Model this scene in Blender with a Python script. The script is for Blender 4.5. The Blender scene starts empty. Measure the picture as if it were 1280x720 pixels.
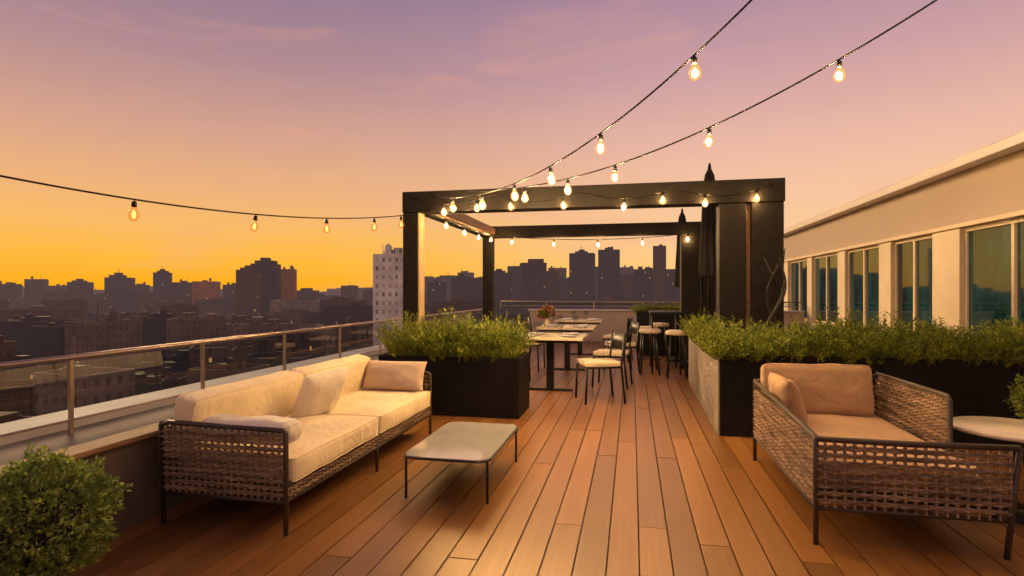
import bpy, bmesh, math, random
from mathutils import Vector, Matrix, noise
random.seed(7)
scene = bpy.context.scene
coll = scene.collection
R = math.radians

def lin(c):
    c = c/255.0
    return c/12.92 if c <= 0.04045 else ((c+0.055)/1.055)**2.4
def S(r, g, b): return (lin(r), lin(g), lin(b), 1.0)

# ------------------------------------------------------------------ materials
def newmat(name):
    m = bpy.data.materials.new(name); m.use_nodes = True
    nt = m.node_tree
    return m, nt, nt.nodes["Principled BSDF"]
def N(nt, t, **kw):
    n = nt.nodes.new(t)
    for k, v in kw.items(): setattr(n, k, v)
    return n
def ramp(nt, stops):
    r = N(nt, "ShaderNodeValToRGB"); e = r.color_ramp.elements
    while len(e) < len(stops): e.new(0.5)
    for i, (p, c) in enumerate(stops):
        e[i].position = p; e[i].color = c
    return r
def simple(name, col, rough=0.6, metal=0.0, nscale=8, var=0.2, bump=0.1, bscale=60, spec=0.5, stretch=(1,1,1)):
    m, nt, b = newmat(name)
    tc = N(nt, "ShaderNodeTexCoord"); mp = N(nt, "ShaderNodeMapping"); mp.inputs["Scale"].default_value = stretch
    nt.links.new(tc.outputs["Object"], mp.inputs[0])
    n = N(nt, "ShaderNodeTexNoise"); n.inputs["Scale"].default_value = nscale; n.inputs["Detail"].default_value = 5
    nt.links.new(mp.outputs[0], n.inputs["Vector"])
    c0 = tuple(x*(1-var) for x in col[:3])+(1,); c1 = tuple(min(1, x*(1+var)) for x in col[:3])+(1,)
    r = ramp(nt, [(0.3, c0), (0.7, c1)])
    nt.links.new(n.outputs["Fac"], r.inputs[0]); nt.links.new(r.outputs[0], b.inputs["Base Color"])
    b.inputs["Roughness"].default_value = rough; b.inputs["Metallic"].default_value = metal
    b.inputs["Specular IOR Level"].default_value = spec
    if bump:
        n2 = N(nt, "ShaderNodeTexNoise"); n2.inputs["Scale"].default_value = bscale; n2.inputs["Detail"].default_value = 3
        nt.links.new(mp.outputs[0], n2.inputs["Vector"])
        bp = N(nt, "ShaderNodeBump"); bp.inputs["Strength"].default_value = bump; bp.inputs["Distance"].default_value = 0.01
        nt.links.new(n2.outputs["Fac"], bp.inputs["Height"]); nt.links.new(bp.outputs[0], b.inputs["Normal"])
    return m

M_black = simple("black_metal", (0.010, 0.009, 0.009, 1), 0.45, 0.2, var=0.3, bump=0.03, spec=0.35)
M_planter = simple("planter_black", (0.007, 0.006, 0.007, 1), 0.6, 0, var=0.4, nscale=3, bump=0.08, spec=0.2)
M_under = simple("underlay_dark", (0.025, 0.012, 0.007, 1), 0.8, 0, var=0.4, nscale=3, bump=0.08, spec=0.1)
M_perg = simple("pergola_paint", (0.008, 0.006, 0.005, 1), 0.55, 0.0, var=0.35, nscale=2, bump=0.05, stretch=(6, 1, 6), spec=0.22)
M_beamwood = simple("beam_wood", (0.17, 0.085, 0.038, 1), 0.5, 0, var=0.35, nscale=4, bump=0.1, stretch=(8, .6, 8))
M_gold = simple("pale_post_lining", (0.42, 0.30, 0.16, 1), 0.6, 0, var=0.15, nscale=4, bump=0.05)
M_rope = simple("wicker_rope", (0.27, 0.185, 0.115, 1), 0.7, 0, var=0.65, nscale=14, bump=0.5, bscale=300, spec=0.3, stretch=(.25, .25, 3))
M_frame = simple("sofa_frame", (0.05, 0.032, 0.02, 1), 0.5, 0, var=0.3, nscale=6, bump=0.05, stretch=(1, 8, 8))
M_concrete = simple("concrete", (0.15, 0.115, 0.09, 1), 0.85, 0, var=0.3, nscale=2.5, bump=0.3, bscale=30)
M_greyside = simple("grey_render", (0.22, 0.18, 0.14, 1), 0.85, 0, var=0.2, nscale=2.5, bump=0.3, bscale=30)
M_gravel = simple("ledge_surface", (0.13, 0.115, 0.11, 1), 0.9, 0, var=0.35, nscale=1.5, bump=0.5, bscale=40)
M_coping = simple("pale_coping", (0.62, 0.58, 0.56, 1), 0.7, 0, var=0.15, nscale=2, bump=0.15)
M_capwood = simple("wood_cap", (0.26, 0.145, 0.065, 1), 0.7, 0, var=0.3, nscale=5, bump=0.15, stretch=(12, 1, 12), spec=0.3)
M_stucco = simple("stucco", (0.52, 0.42, 0.32, 1), 0.85, 0, var=0.035, nscale=1.2, bump=0.12, bscale=90)
M_cream = simple("cream_paint", (0.76, 0.64, 0.42, 1), 0.6, 0, var=0.06, nscale=2, bump=0.05)
M_fascia = simple("fascia_metal", (0.76, 0.70, 0.65, 1), 0.5, 0, var=0.04, nscale=1, bump=0.02)
M_steel = simple("rail_steel", (0.42, 0.33, 0.26, 1), 0.3, 0.85, var=0.1, nscale=5, bump=0.02)
M_soil = simple("soil", (0.03, 0.02, 0.013, 1), 0.95, 0, var=0.4, nscale=20, bump=0.8)
M_stone = simple("stone_top", (0.76, 0.66, 0.50, 1), 0.12, 0, var=0.12, nscale=7, bump=0.02)
M_white = simple("porcelain", (0.75, 0.72, 0.68, 1), 0.2, 0, var=0.03, bump=0)
M_parasol = simple("parasol_cloth", (0.010, 0.009, 0.010, 1), 0.85, 0, var=0.3, bump=0.2)
M_bark = simple("bark", (0.012, 0.009, 0.008, 1), 0.7, 0, var=0.4, nscale=20, bump=0.5)
M_petal = simple("flower_petal", (0.55, 0.10, 0.04, 1), 0.6, 0, var=0.4, nscale=30, bump=0)
M_roof = simple("roof_membrane", (0.10, 0.09, 0.09, 1), 0.9, 0, var=0.2, nscale=0.4, bump=0.2)

def fabric(name, col, var=0.10):
    m, nt, b = newmat(name)
    tc = N(nt, "ShaderNodeTexCoord")
    n = N(nt, "ShaderNodeTexNoise"); n.inputs["Scale"].default_value = 4; n.inputs["Detail"].default_value = 6
    nt.links.new(tc.outputs["Object"], n.inputs["Vector"])
    r = ramp(nt, [(0.3, tuple(x*(1-var) for x in col[:3])+(1,)), (0.7, tuple(min(1, x*(1+var)) for x in col[:3])+(1,))])
    nt.links.new(n.outputs["Fac"], r.inputs[0])
    nt.links.new(r.outputs[0], b.inputs["Base Color"])
    b.inputs["Roughness"].default_value = 0.92
    b.inputs["Specular IOR Level"].default_value = 0.15
    b.inputs["Sheen Weight"].default_value = 0.15
    n2 = N(nt, "ShaderNodeTexNoise"); n2.inputs["Scale"].default_value = 350
    nt.links.new(tc.outputs["Object"], n2.inputs["Vector"])
    n3 = N(nt, "ShaderNodeTexNoise"); n3.inputs["Scale"].default_value = 6; n3.inputs["Detail"].default_value = 3; n3.inputs["Distortion"].default_value = 1.0
    nt.links.new(tc.outputs["Object"], n3.inputs["Vector"])
    b1 = N(nt, "ShaderNodeBump"); b1.inputs["Strength"].default_value = 0.4; b1.inputs["Distance"].default_value = 0.004
    b2 = N(nt, "ShaderNodeBump"); b2.inputs["Strength"].default_value = 0.6; b2.inputs["Distance"].default_value = 0.03
    nt.links.new(n2.outputs["Fac"], b1.inputs["Height"]); nt.links.new(n3.outputs["Fac"], b2.inputs["Height"])
    nt.links.new(b2.outputs[0], b1.inputs["Normal"]); nt.links.new(b1.outputs[0], b.inputs["Normal"])
    return m
M_beige = fabric("beige_fabric", (0.84, 0.71, 0.46, 1))
M_light = fabric("light_fabric", (0.86, 0.78, 0.60, 1))
M_pil = fabric("plain_pillow_fabric", (0.62, 0.48, 0.35, 1))
M_tan = fabric("tan_fabric", (0.42, 0.27, 0.15, 1))
M_seat = fabric("chair_seat_fabric", (0.68, 0.58, 0.42, 1))

def deck_mat():
    m, nt, b = newmat("deck_wood")
    at = N(nt, "ShaderNodeNewGeometry")
    tc = N(nt, "ShaderNodeTexCoord")
    vm = N(nt, "ShaderNodeVectorMath", operation="MULTIPLY_ADD")
    comb = N(nt, "ShaderNodeCombineXYZ")
    for i in range(3): nt.links.new(at.outputs["Random Per Island"], comb.inputs[i])
    vm.inputs[1].default_value = (40, 70, 10)
    nt.links.new(comb.outputs[0], vm.inputs[0]); nt.links.new(tc.outputs["Object"], vm.inputs[2])
    mp = N(nt, "ShaderNodeMapping"); mp.inputs["Scale"].default_value = (34, 0.8, 10)
    nt.links.new(vm.outputs[0], mp.inputs[0])
    n = N(nt, "ShaderNodeTexNoise"); n.inputs["Scale"].default_value = 1.4; n.inputs["Detail"].default_value = 6; n.inputs["Roughness"].default_value = 0.55
    n.inputs["Distortion"].default_value = 0.3
    nt.links.new(mp.outputs[0], n.inputs["Vector"])
    r = ramp(nt, [(0.25, (0.175, 0.074, 0.022, 1)), (0.5, (0.235, 0.106, 0.033, 1)), (0.78, (0.29, 0.142, 0.048, 1))])
    nt.links.new(n.outputs["Fac"], r.inputs[0])
    pr = ramp(nt, [(0, (0.66, 0.64, 0.62, 1)), (0.5, (0.95, .95, .95, 1)), (1, (1.2, 1.2, 1.18, 1))])
    nt.links.new(at.outputs["Random Per Island"], pr.inputs[0])
    mx = N(nt, "ShaderNodeMixRGB", blend_type="MULTIPLY"); mx.inputs[0].default_value = 1
    nt.links.new(r.outputs[0], mx.inputs[1]); nt.links.new(pr.outputs[0], mx.inputs[2])
    nt.links.new(mx.outputs[0], b.inputs["Base Color"])
    rr = N(nt, "ShaderNodeMapRange"); rr.inputs[3].default_value = 0.30; rr.inputs[4].default_value = 0.42
    nt.links.new(n.outputs["Fac"], rr.inputs[0]); nt.links.new(rr.outputs[0], b.inputs["Roughness"])
    b.inputs["Specular IOR Level"].default_value = 0.9
    b.inputs["Specular Tint"].default_value = (1.0, 0.80, 0.52, 1)
    b.inputs["Coat Weight"].default_value = 0.25; b.inputs["Coat Roughness"].default_value = 0.30; b.inputs["Coat Tint"].default_value = (1, .92, .78, 1)
    bp = N(nt, "ShaderNodeBump"); bp.inputs["Strength"].default_value = 0.07; bp.inputs["Distance"].default_value = 0.002
    nt.links.new(n.outputs["Fac"], bp.inputs["Height"]); nt.links.new(bp.outputs[0], b.inputs["Normal"])
    return m
M_deck = deck_mat()

def leaf_mat(name, dark, mid, hi, nsc=7):
    m, nt, b = newmat(name)
    g = N(nt, "ShaderNodeNewGeometry")
    r = ramp(nt, [(0, dark), (0.6, mid), (1, hi)])
    nt.links.new(g.outputs["Random Per Island"], r.inputs[0])
    tc = N(nt, "ShaderNodeTexCoord"); n = N(nt, "ShaderNodeTexNoise"); n.inputs["Scale"].default_value = nsc
    nt.links.new(tc.outputs["Object"], n.inputs["Vector"])
    r2 = ramp(nt, [(0.35, (0.5, 0.55, 0.45, 1)), (0.65, (1.3, 1.25, 1, 1))])
    nt.links.new(n.outputs["Fac"], r2.inputs[0])
    mx = N(nt, "ShaderNodeMixRGB", blend_type="MULTIPLY"); mx.inputs[0].default_value = 1
    nt.links.new(r.outputs[0], mx.inputs[1]); nt.links.new(r2.outputs[0], mx.inputs[2])
    nt.links.new(mx.outputs[0], b.inputs["Base Color"]); b.inputs["Roughness"].default_value = 0.6
    tr = N(nt, "ShaderNodeBsdfTranslucent"); nt.links.new(mx.outputs[0], tr.inputs[0])
    ms = N(nt, "ShaderNodeMixShader"); ms.inputs[0].default_value = 0.35
    nt.links.new(b.outputs[0], ms.inputs[1]); nt.links.new(tr.outputs[0], ms.inputs[2])
    nt.links.new(ms.outputs[0], nt.nodes["Material Output"].inputs[0])
    return m
M_leaf = leaf_mat("shrub_leaf", (0.08, 0.12, 0.012, 1), (0.20, 0.26, 0.03, 1), (0.45, 0.47, 0.07, 1))
M_leaf2 = leaf_mat("boxwood_leaf", (0.11, 0.16, 0.035, 1), (0.25, 0.34, 0.07, 1), (0.48, 0.55, 0.16, 1), 11)

def glass_mat(name, tint, ior=1.25):
    m, nt, b = newmat(name)
    tr = N(nt, "ShaderNodeBsdfTransparent"); tr.inputs[0].default_value = tint
    gl = N(nt, "ShaderNodeBsdfGlossy"); gl.inputs["Roughness"].default_value = 0.02
    fr = N(nt, "ShaderNodeFresnel"); fr.inputs[0].default_value = ior
    ms = N(nt, "ShaderNodeMixShader")
    nt.links.new(fr.outputs[0], ms.inputs[0]); nt.links.new(tr.outputs[0], ms.inputs[1]); nt.links.new(gl.outputs[0], ms.inputs[2])
    nt.links.new(ms.outputs[0], nt.nodes["Material Output"].inputs[0])
    return m
M_glass = glass_mat("clear_glass", (0.90, 0.92, 0.92, 1))
M_pane = glass_mat("railing_glass", (0.68, 0.75, 0.78, 1), 2.1)
def window_mat():
    m, nt, b = newmat("teal_window_glass")
    tc = N(nt, "ShaderNodeTexCoord"); n = N(nt, "ShaderNodeTexNoise"); n.inputs["Scale"].default_value = 0.9; n.inputs["Detail"].default_value = 4
    mp = N(nt, "ShaderNodeMapping"); mp.inputs["Scale"].default_value = (1, 2.2, .5)
    nt.links.new(tc.outputs["Object"], mp.inputs[0]); nt.links.new(mp.outputs[0], n.inputs["Vector"])
    r = ramp(nt, [(0.38, (0.003, 0.016, 0.022, 1)), (0.52, (0.006, 0.055, 0.065, 1)), (0.72, (0.03, 0.12, 0.12, 1))])
    nt.links.new(n.outputs["Fac"], r.inputs[0]); nt.links.new(r.outputs[0], b.inputs["Base Color"])
    b.inputs["Roughness"].default_value = 0.03; b.inputs["Specular IOR Level"].default_value = 1.0
    return m
M_win = window_mat()
def emit(name, col, s):
    m, nt, b = newmat(name)
    e = N(nt, "ShaderNodeEmission"); e.inputs[0].default_value = col; e.inputs[1].default_value = s
    nt.links.new(e.outputs[0], nt.nodes["Material Output"].inputs[0]); return m
M_fil = emit("bulb_filament", (1.0, 0.62, 0.25, 1), 12)
M_fil2 = emit("bulb_filament_dim", (1.0, 0.50, 0.16, 1), 4)
def bulbglass(name, es, mixf):
    m, nt, b = newmat(name)
    tr = N(nt, "ShaderNodeBsdfTransparent"); tr.inputs[0].default_value = (1, .85, .6, 1)
    e = N(nt, "ShaderNodeEmission"); e.inputs[0].default_value = (1.0, 0.42, 0.11, 1); e.inputs[1].default_value = es
    gl = N(nt, "ShaderNodeBsdfGlossy"); gl.inputs["Roughness"].default_value = 0.05
    ms = N(nt, "ShaderNodeMixShader"); ms.inputs[0].default_value = mixf
    ms2 = N(nt, "ShaderNodeMixShader"); ms2.inputs[0].default_value = 0.08
    nt.links.new(tr.outputs[0], ms.inputs[1]); nt.links.new(e.outputs[0], ms.inputs[2])
    nt.links.new(ms.outputs[0], ms2.inputs[1]); nt.links.new(gl.outputs[0], ms2.inputs[2])
    nt.links.new(ms2.outputs[0], nt.nodes["Material Output"].inputs[0]); return m
M_bulb = bulbglass("bulb_glass", 1.7, 0.5)
M_bulb2 = bulbglass("bulb_glass_dim", 1.0, 0.3)

PAINTED_HAZE = (0.20, 0.125, 0.12, 1)
def add_painted_haze(nt, shader_out, dist=1500, mx=0.85):  # air haze painted into the surface as emission, stronger farther from the origin
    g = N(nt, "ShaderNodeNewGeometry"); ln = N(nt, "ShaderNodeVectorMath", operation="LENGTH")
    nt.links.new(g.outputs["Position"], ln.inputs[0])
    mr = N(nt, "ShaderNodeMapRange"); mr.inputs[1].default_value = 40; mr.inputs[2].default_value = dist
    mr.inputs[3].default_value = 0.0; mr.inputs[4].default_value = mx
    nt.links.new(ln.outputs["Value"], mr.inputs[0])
    e = N(nt, "ShaderNodeEmission"); e.inputs[0].default_value = PAINTED_HAZE; e.inputs[1].default_value = 0.8
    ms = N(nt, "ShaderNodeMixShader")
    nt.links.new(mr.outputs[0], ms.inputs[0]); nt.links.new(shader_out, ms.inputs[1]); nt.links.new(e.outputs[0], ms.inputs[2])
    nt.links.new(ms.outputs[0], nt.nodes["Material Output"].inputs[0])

def city_mat():
    m, nt, b = newmat("city_facade")
    tc = N(nt, "ShaderNodeTexCoord"); oi = N(nt, "ShaderNodeObjectInfo")
    sp = N(nt, "ShaderNodeSeparateXYZ"); nt.links.new(tc.outputs["Object"], sp.inputs[0])
    sn = N(nt, "ShaderNodeSeparateXYZ"); nt.links.new(tc.outputs["Normal"], sn.inputs[0])
    def math_(op, a, bb=None, c=None):
        n = N(nt, "ShaderNodeMath", operation=op)
        for i, v in enumerate((a, bb, c)):
            if v is None: continue
            if isinstance(v, (int, float)): n.inputs[i].default_value = v
            else: nt.links.new(v, n.inputs[i])
        return n.outputs[0]
    u = math_("ADD", sp.outputs[0], sp.outputs[1])
    us = math_("DIVIDE", u, 2.3); vs = math_("DIVIDE", sp.outputs[2], 3.1)
    fu = math_("FRACT", us); fv = math_("FRACT", vs)
    iu = math_("FLOOR", us); iv = math_("FLOOR", vs)
    wu = math_("COMPARE", fu, 0.5, 0.2); wv = math_("COMPARE", fv, 0.5, 0.24)
    w = math_("MULTIPLY", wu, wv)
    flat = math_("LESS_THAN", math_("ABSOLUTE", sn.outputs[2]), 0.5)
    w = math_("MULTIPLY", w, flat)
    cb = N(nt, "ShaderNodeCombineXYZ"); nt.links.new(iu, cb.inputs[0]); nt.links.new(iv, cb.inputs[1]); nt.links.new(oi.outputs["Random"], cb.inputs[2])
    wn = N(nt, "ShaderNodeTexWhiteNoise"); nt.links.new(cb.outputs[0], wn.inputs["Vector"])
    lit = math_("GREATER_THAN", wn.outputs["Value"], 0.992)
    litw = math_("MULTIPLY", lit, w)
    ns = N(nt, "ShaderNodeTexNoise"); ns.inputs["Scale"].default_value = 0.15; ns.inputs["Detail"].default_value = 5
    nt.links.new(tc.outputs["Object"], ns.inputs["Vector"])
    rv = ramp(nt, [(0.3, (0.6, .6, .6, 1)), (0.7, (1.2, 1.15, 1.1, 1))]); nt.links.new(ns.outputs["Fac"], rv.inputs[0])
    mb = N(nt, "ShaderNodeMixRGB", blend_type="MULTIPLY"); mb.inputs[0].default_value = 1
    nt.links.new(oi.outputs["Color"], mb.inputs[1]); nt.links.new(rv.outputs[0], mb.inputs[2])
    wf = math_("MULTIPLY", w, math_("MULTIPLY_ADD", wn.outputs["Value"], 0.5, 0.25))
    mx = N(nt, "ShaderNodeMixRGB"); mx.inputs[2].default_value = (0.015, 0.015, 0.022, 1)
    nt.links.new(wf, mx.inputs[0]); nt.links.new(mb.outputs[0], mx.inputs[1])
    nt.links.new(mx.outputs[0], b.inputs["Base Color"]); b.inputs["Roughness"].default_value = 0.8
    b.inputs["Specular IOR Level"].default_value = 0.2
    b.inputs["Emission Color"].default_value = (1, 0.45, 0.15, 1)
    es = math_("MULTIPLY", litw, 0.6); nt.links.new(es, b.inputs["Emission Strength"])
    add_painted_haze(nt, b.outputs[0])
    return m
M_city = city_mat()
def ground_mat():
    m, nt, b = newmat("city_ground_surface")
    tc = N(nt, "ShaderNodeTexCoord"); n = N(nt, "ShaderNodeTexVoronoi"); n.inputs["Scale"].default_value = 0.03
    nt.links.new(tc.outputs["Object"], n.inputs["Vector"])
    r = ramp(nt, [(0, (0.02, 0.017, 0.017, 1)), (1, (0.06, 0.04, 0.035, 1))]); nt.links.new(n.outputs["Color"], r.inputs[0])
    nt.links.new(r.outputs[0], b.inputs["Base Color"]); b.inputs["Roughness"].default_value = 0.95
    b.inputs["Specular IOR Level"].default_value = 0.1
    add_painted_haze(nt, b.outputs[0])
    return m
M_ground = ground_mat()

# ------------------------------------------------------------------ mesh helper
class MB:
    def __init__(s): s.v = []; s.f = []
    def box(s, x0, x1, y0, y1, z0, z1, top_inset=0):
        b = len(s.v); t = top_inset
        s.v += [(x0, y0, z0), (x1, y0, z0), (x1, y1, z0), (x0, y1, z0), (x0+t, y0+t, z1), (x1-t, y0+t, z1), (x1-t, y1-t, z1), (x0+t, y1-t, z1)]
        s.f += [tuple(b+i for i in q) for q in ((3, 2, 1, 0), (4, 5, 6, 7), (0, 1, 5, 4), (1, 2, 6, 5), (2, 3, 7, 6), (3, 0, 4, 7))]
        return s
    def tube(s, pts, r, n=8, caps=True):
        pts = [Vector(p) for p in pts]; b = len(s.v)
        rs = r if isinstance(r, (list, tuple)) else [r]*len(pts)
        prev = None
        for i, p in enumerate(pts):
            t = (pts[min(i+1, len(pts)-1)]-pts[max(i-1, 0)]).normalized()
            if prev is None:
                a = Vector((0, 0, 1)) if abs(t.z) < 0.9 else Vector((1, 0, 0))
                u = t.cross(a).normalized()
            else:
                u = (prev - t*prev.dot(t)).normalized()
            prev = u; w = t.cross(u)
            for k in range(n):
                a = 2*math.pi*k/n + (math.pi/4 if n == 4 else 0)
                s.v.append(tuple(p+(u*math.cos(a)+w*math.sin(a))*rs[i]))
        for i in range(len(pts)-1):
            for k in range(n):
                k2 = (k+1) % n
                s.f.append((b+i*n+k, b+i*n+k2, b+(i+1)*n+k2, b+(i+1)*n+k))
        if caps:
            s.f.append(tuple(b+k for k in range(n))[::-1]); e = b+(len(pts)-1)*n
            s.f.append(tuple(e+k for k in range(n)))
        return s
    def lathe(s, prof, c=(0, 0, 0), n=20):
        b = len(s.v)
        for (r, z) in prof:
            for k in range(n):
                a = 2*math.pi*k/n; s.v.append((c[0]+r*math.cos(a), c[1]+r*math.sin(a), c[2]+z))
        for i in range(len(prof)-1):
            for k in range(n):
                k2 = (k+1) % n; s.f.append((b+i*n+k, b+i*n+k2, b+(i+1)*n+k2, b+(i+1)*n+k))
        return s
    def obj(s, name, mat, parent=None, smooth=False, bevel=0, subsurf=0):
        me = bpy.data.meshes.new(name); me.from_pydata(s.v, [], s.f); me.update()
        bm = bmesh.new(); bm.from_mesh(me); bmesh.ops.recalc_face_normals(bm, faces=bm.faces[:]) if len(s.f) < 4000 else None
        bm.to_mesh(me); bm.free()
        if smooth:
            for p in me.polygons: p.use_smooth = True
        me.materials.append(mat)
        o = bpy.data.objects.new(name, me); coll.objects.link(o)
        if parent: o.parent = parent
        if bevel:
            md = o.modifiers.new("bevel", "BEVEL"); md.width = bevel; md.segments = 2; md.limit_method = 'ANGLE'
        return o

def meta(o, label, cat, group=None, kind=None):
    o["label"] = label; o["category"] = cat
    if group: o["group"] = group
    if kind: o["kind"] = kind
    return o
def thing(name, loc, label, cat, group=None, rot=0):
    e = bpy.data.objects.new(name, None); coll.objects.link(e); e.empty_display_size = 0.2
    e.location = loc; e.rotation_euler = (0, 0, rot); meta(e, label, cat, group); return e
def struct(o): o["kind"] = "structure"; return o
def clone(root, loc, rot=None, label=None):
    kids = {}
    for o in bpy.data.objects:
        if o.parent: kids.setdefault(o.parent.name, []).append(o)
    def cp(o, par):
        c = o.copy(); coll.objects.link(c)
        if par is not None: c.parent = par
        for ch in list(kids.get(o.name, [])): cp(ch, c)
        return c
    c = cp(root, None); c.location = loc
    if rot is not None: c.rotation_euler = (0, 0, rot)
    if label: c["label"] = label
    return c

def cushion(name, mat, parent, loc, size, r=0.05, puff=0.03, rot=(0, 0, 0), seed=0, wr=0.006):
    sx, sy, sz = size
    bm = bmesh.new(); bmesh.ops.create_cube(bm, size=1.0)
    bmesh.ops.subdivide_edges(bm, edges=bm.edges[:], cuts=19, use_grid_fill=True)
    for v in bm.verts:
        p = Vector((v.co.x*sx, v.co.y*sy, v.co.z*sz))
        inner = Vector((max(-sx/2+r, min(sx/2-r, p.x)), max(-sy/2+r, min(sy/2-r, p.y)), max(-sz/2+r, min(sz/2-r, p.z))))
        d = p-inner
        if d.length > 1e-6: p = inner+d.normalized()*r
        fx = 1-(2*p.x/sx)**2; fy = 1-(2*p.y/sy)**2; fz = 1-(2*p.z/sz)**2
        dent = 0.016*noise.noise(Vector((p.x*4+seed, p.y*4, seed*2.0)))+0.008*noise.noise(Vector((p.x*11+seed, p.y*11, seed*2.0)))
        p.z += (1 if p.z > 0 else -1)*(puff*max(0, fx)*max(0, fy)+dent*max(0, fx)**.5*max(0, fy)**.5)*min(1, abs(2*p.z/sz))
        p.x += (1 if p.x > 0 else -1)*puff*0.35*max(0, fz)*min(1, abs(2*p.x/sx)**3)*max(0, fy)**.3
        p.y += (1 if p.y > 0 else -1)*puff*0.35*max(0, fz)*min(1, abs(2*p.y/sy)**3)*max(0, fx)**.3
        q = p*5+Vector((seed*7.1, seed*3.3, 0)); nn = noise.noise(q)
        p += p.normalized()*nn*wr*2.5
        v.co = p
    me = bpy.data.meshes.new(name); bm.to_mesh(me); bm.free()
    for p in me.polygons: p.use_smooth = True
    me.materials.append(mat)
    o = bpy.data.objects.new(name, me); coll.objects.link(o); o.parent = parent
    o.location = loc; o.rotation_euler = rot
    md = o.modifiers.new("sub", "SUBSURF"); md.levels = 1; md.render_levels = 1
    mb = MB()
    for zz in (sz/2-r*0.35, -sz/2+r*0.35):
        pts = []; k = r*(1-0.35)
        off = math.sqrt(max(0, r*r-k*k))
        for (qx, qy, a0) in ((sx/2-r, sy/2-r, 0), (-sx/2+r, sy/2-r, 90), (-sx/2+r, -sy/2+r, 180), (sx/2-r, -sy/2+r, 270)):
            for j in range(5):
                a = R(a0+j*22.5); pts.append(Vector((qx+(off+.002)*math.cos(a), qy+(off+.002)*math.sin(a), zz)))
        pts.append(pts[0])
        dense = []
        for i in range(len(pts)-1):
            m_ = max(1, int((pts[i+1]-pts[i]).length/0.06))
            for j in range(m_): dense.append(pts[i].lerp(pts[i+1], j/m_))
        dense.append(pts[-1]); out = []
        for p in dense:
            p = p.copy(); fx = max(0, 1-(2*p.x/sx)**2); fy = max(0, 1-(2*p.y/sy)**2); fz = max(0, 1-(2*p.z/sz)**2)
            p.x += (1 if p.x > 0 else -1)*puff*0.35*fz*min(1, abs(2*p.x/sx)**3)*fy**.3
            p.y += (1 if p.y > 0 else -1)*puff*0.35*fz*min(1, abs(2*p.y/sy)**3)*fx**.3
            q = p*5+Vector((seed*7.1, seed*3.3, 0)); p += p.normalized()*noise.noise(q)*wr*2.5
            out.append(p)
        mb.tube(out, 0.0045, 5, False)
    mb.obj("piping", mat, o, True)
    return o
def pillow(name, mat, parent, loc, size, rot=(0, 0, 0), seed=0):
    sx, sy, t = size; n = 18; v = []; f = []
    for side in (1, -1):
        for i in range(n+1):
            for j in range(n+1):
                a = -1+2*i/n; b = -1+2*j/n
                h = max(0, (1-abs(a)**3.2)*(1-abs(b)**3.2))**0.55
                pin = 1-0.07*(1-abs(b)**2)*abs(a)**2-0.0; pin2 = 1-0.07*(1-abs(a)**2)*abs(b)**2
                nn = noise.noise(Vector((a*2.2+seed*5, b*2.2, side*1.0)))*0.2
                v.append((a*sx/2*pin, b*sy/2*pin2, side*(t/2)*h*(1+nn)))
    m = (n+1)*(n+1)
    for s_ in (0, 1):
        for i in range(n):
            for j in range(n):
                q = [s_*m+i*(n+1)+j, s_*m+(i+1)*(n+1)+j, s_*m+(i+1)*(n+1)+j+1, s_*m+i*(n+1)+j+1]
                f.append(tuple(q if s_ == 0 else q[::-1]))
    me = bpy.data.meshes.new(name); me.from_pydata(v, [], f)
    bm = bmesh.new(); bm.from_mesh(me); bmesh.ops.remove_doubles(bm, verts=bm.verts[:], dist=0.0005); bm.to_mesh(me); bm.free()
    for p in me.polygons: p.use_smooth = True
    me.materials.append(mat)
    o = bpy.data.objects.new(name, me); coll.objects.link(o)
    if parent: o.parent = parent
    o.location = loc; o.rotation_euler = rot
    md = o.modifiers.new("sub", "SUBSURF"); md.levels = 1; md.render_levels = 1
    return o

def weave(mb, O, U, V, w, h, pu=0.044, pv=0.037, r=0.0080, shape=None):
    O = Vector(O); U = Vector(U).normalized(); V = Vector(V).normalized(); Nn = U.cross(V)
    nu = max(2, int(round(w/pu))); nv = max(2, int(round(h/pv)))
    top = shape if shape else (lambda t: h)
    for i in range(nu+1):
        t = i/nu; hh = top(t)
        mb.tube([O+U*(w*t), O+U*(w*t)+V*hh], r*1.1, 5, False)
    for j in range(1, nv):
        for sgn in (1, -1):
            z = h*j/nv+sgn*0.0055; pts = []
            for i in range(nu+1):
                t = i/nu
                if top(t) < z:
                    break
                pts.append(O+U*(w*t)+V*z+Nn*(0.010*sgn*(1 if (i+j) % 2 else -1)))
                if i < nu: pts.append(O+U*(w*(t+.5/nu))+V*z)
            if len(pts) > 1: mb.tube(pts, r, 5, False)

# ------------------------------------------------------------------ world / sky
w = bpy.data.worlds.new("World"); scene.world = w; w.use_nodes = True
nt = w.node_tree; bg = nt.nodes["Background"]
tc = N(nt, "ShaderNodeTexCoord"); sp = N(nt, "ShaderNodeSeparateXYZ"); nt.links.new(tc.outputs["Generated"], sp.inputs[0])
L = ramp(nt, [(0.0, S(120, 60, 30)), (0.49, S(240, 130, 20)), (0.503, S(255, 174, 22)), (0.525, S(255, 186, 62)), (0.55, S(250, 187, 103)), (0.58, S(238, 179, 126)), (0.62, S(214, 163, 140)), (0.67, S(179, 140, 145)), (0.73, S(138, 116, 143)), (0.80, S(110, 94, 122)), (1.0, S(110, 92, 110))])
Rr = ramp(nt, [(0.0, S(130, 80, 50)), (0.49, S(252, 185, 80)), (0.51, S(255, 206, 120)), (0.535, S(254, 205, 146)), (0.58, S(247, 197, 160)), (0.62, S(234, 184, 165)), (0.67, S(206, 161, 164)), (0.73, S(168, 134, 156)), (0.80, S(135, 110, 132)), (1.0, S(115, 95, 110))])
mr = N(nt, "ShaderNodeMapRange"); mr.inputs[1].default_value = -1; mr.inputs[2].default_value = 1
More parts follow.
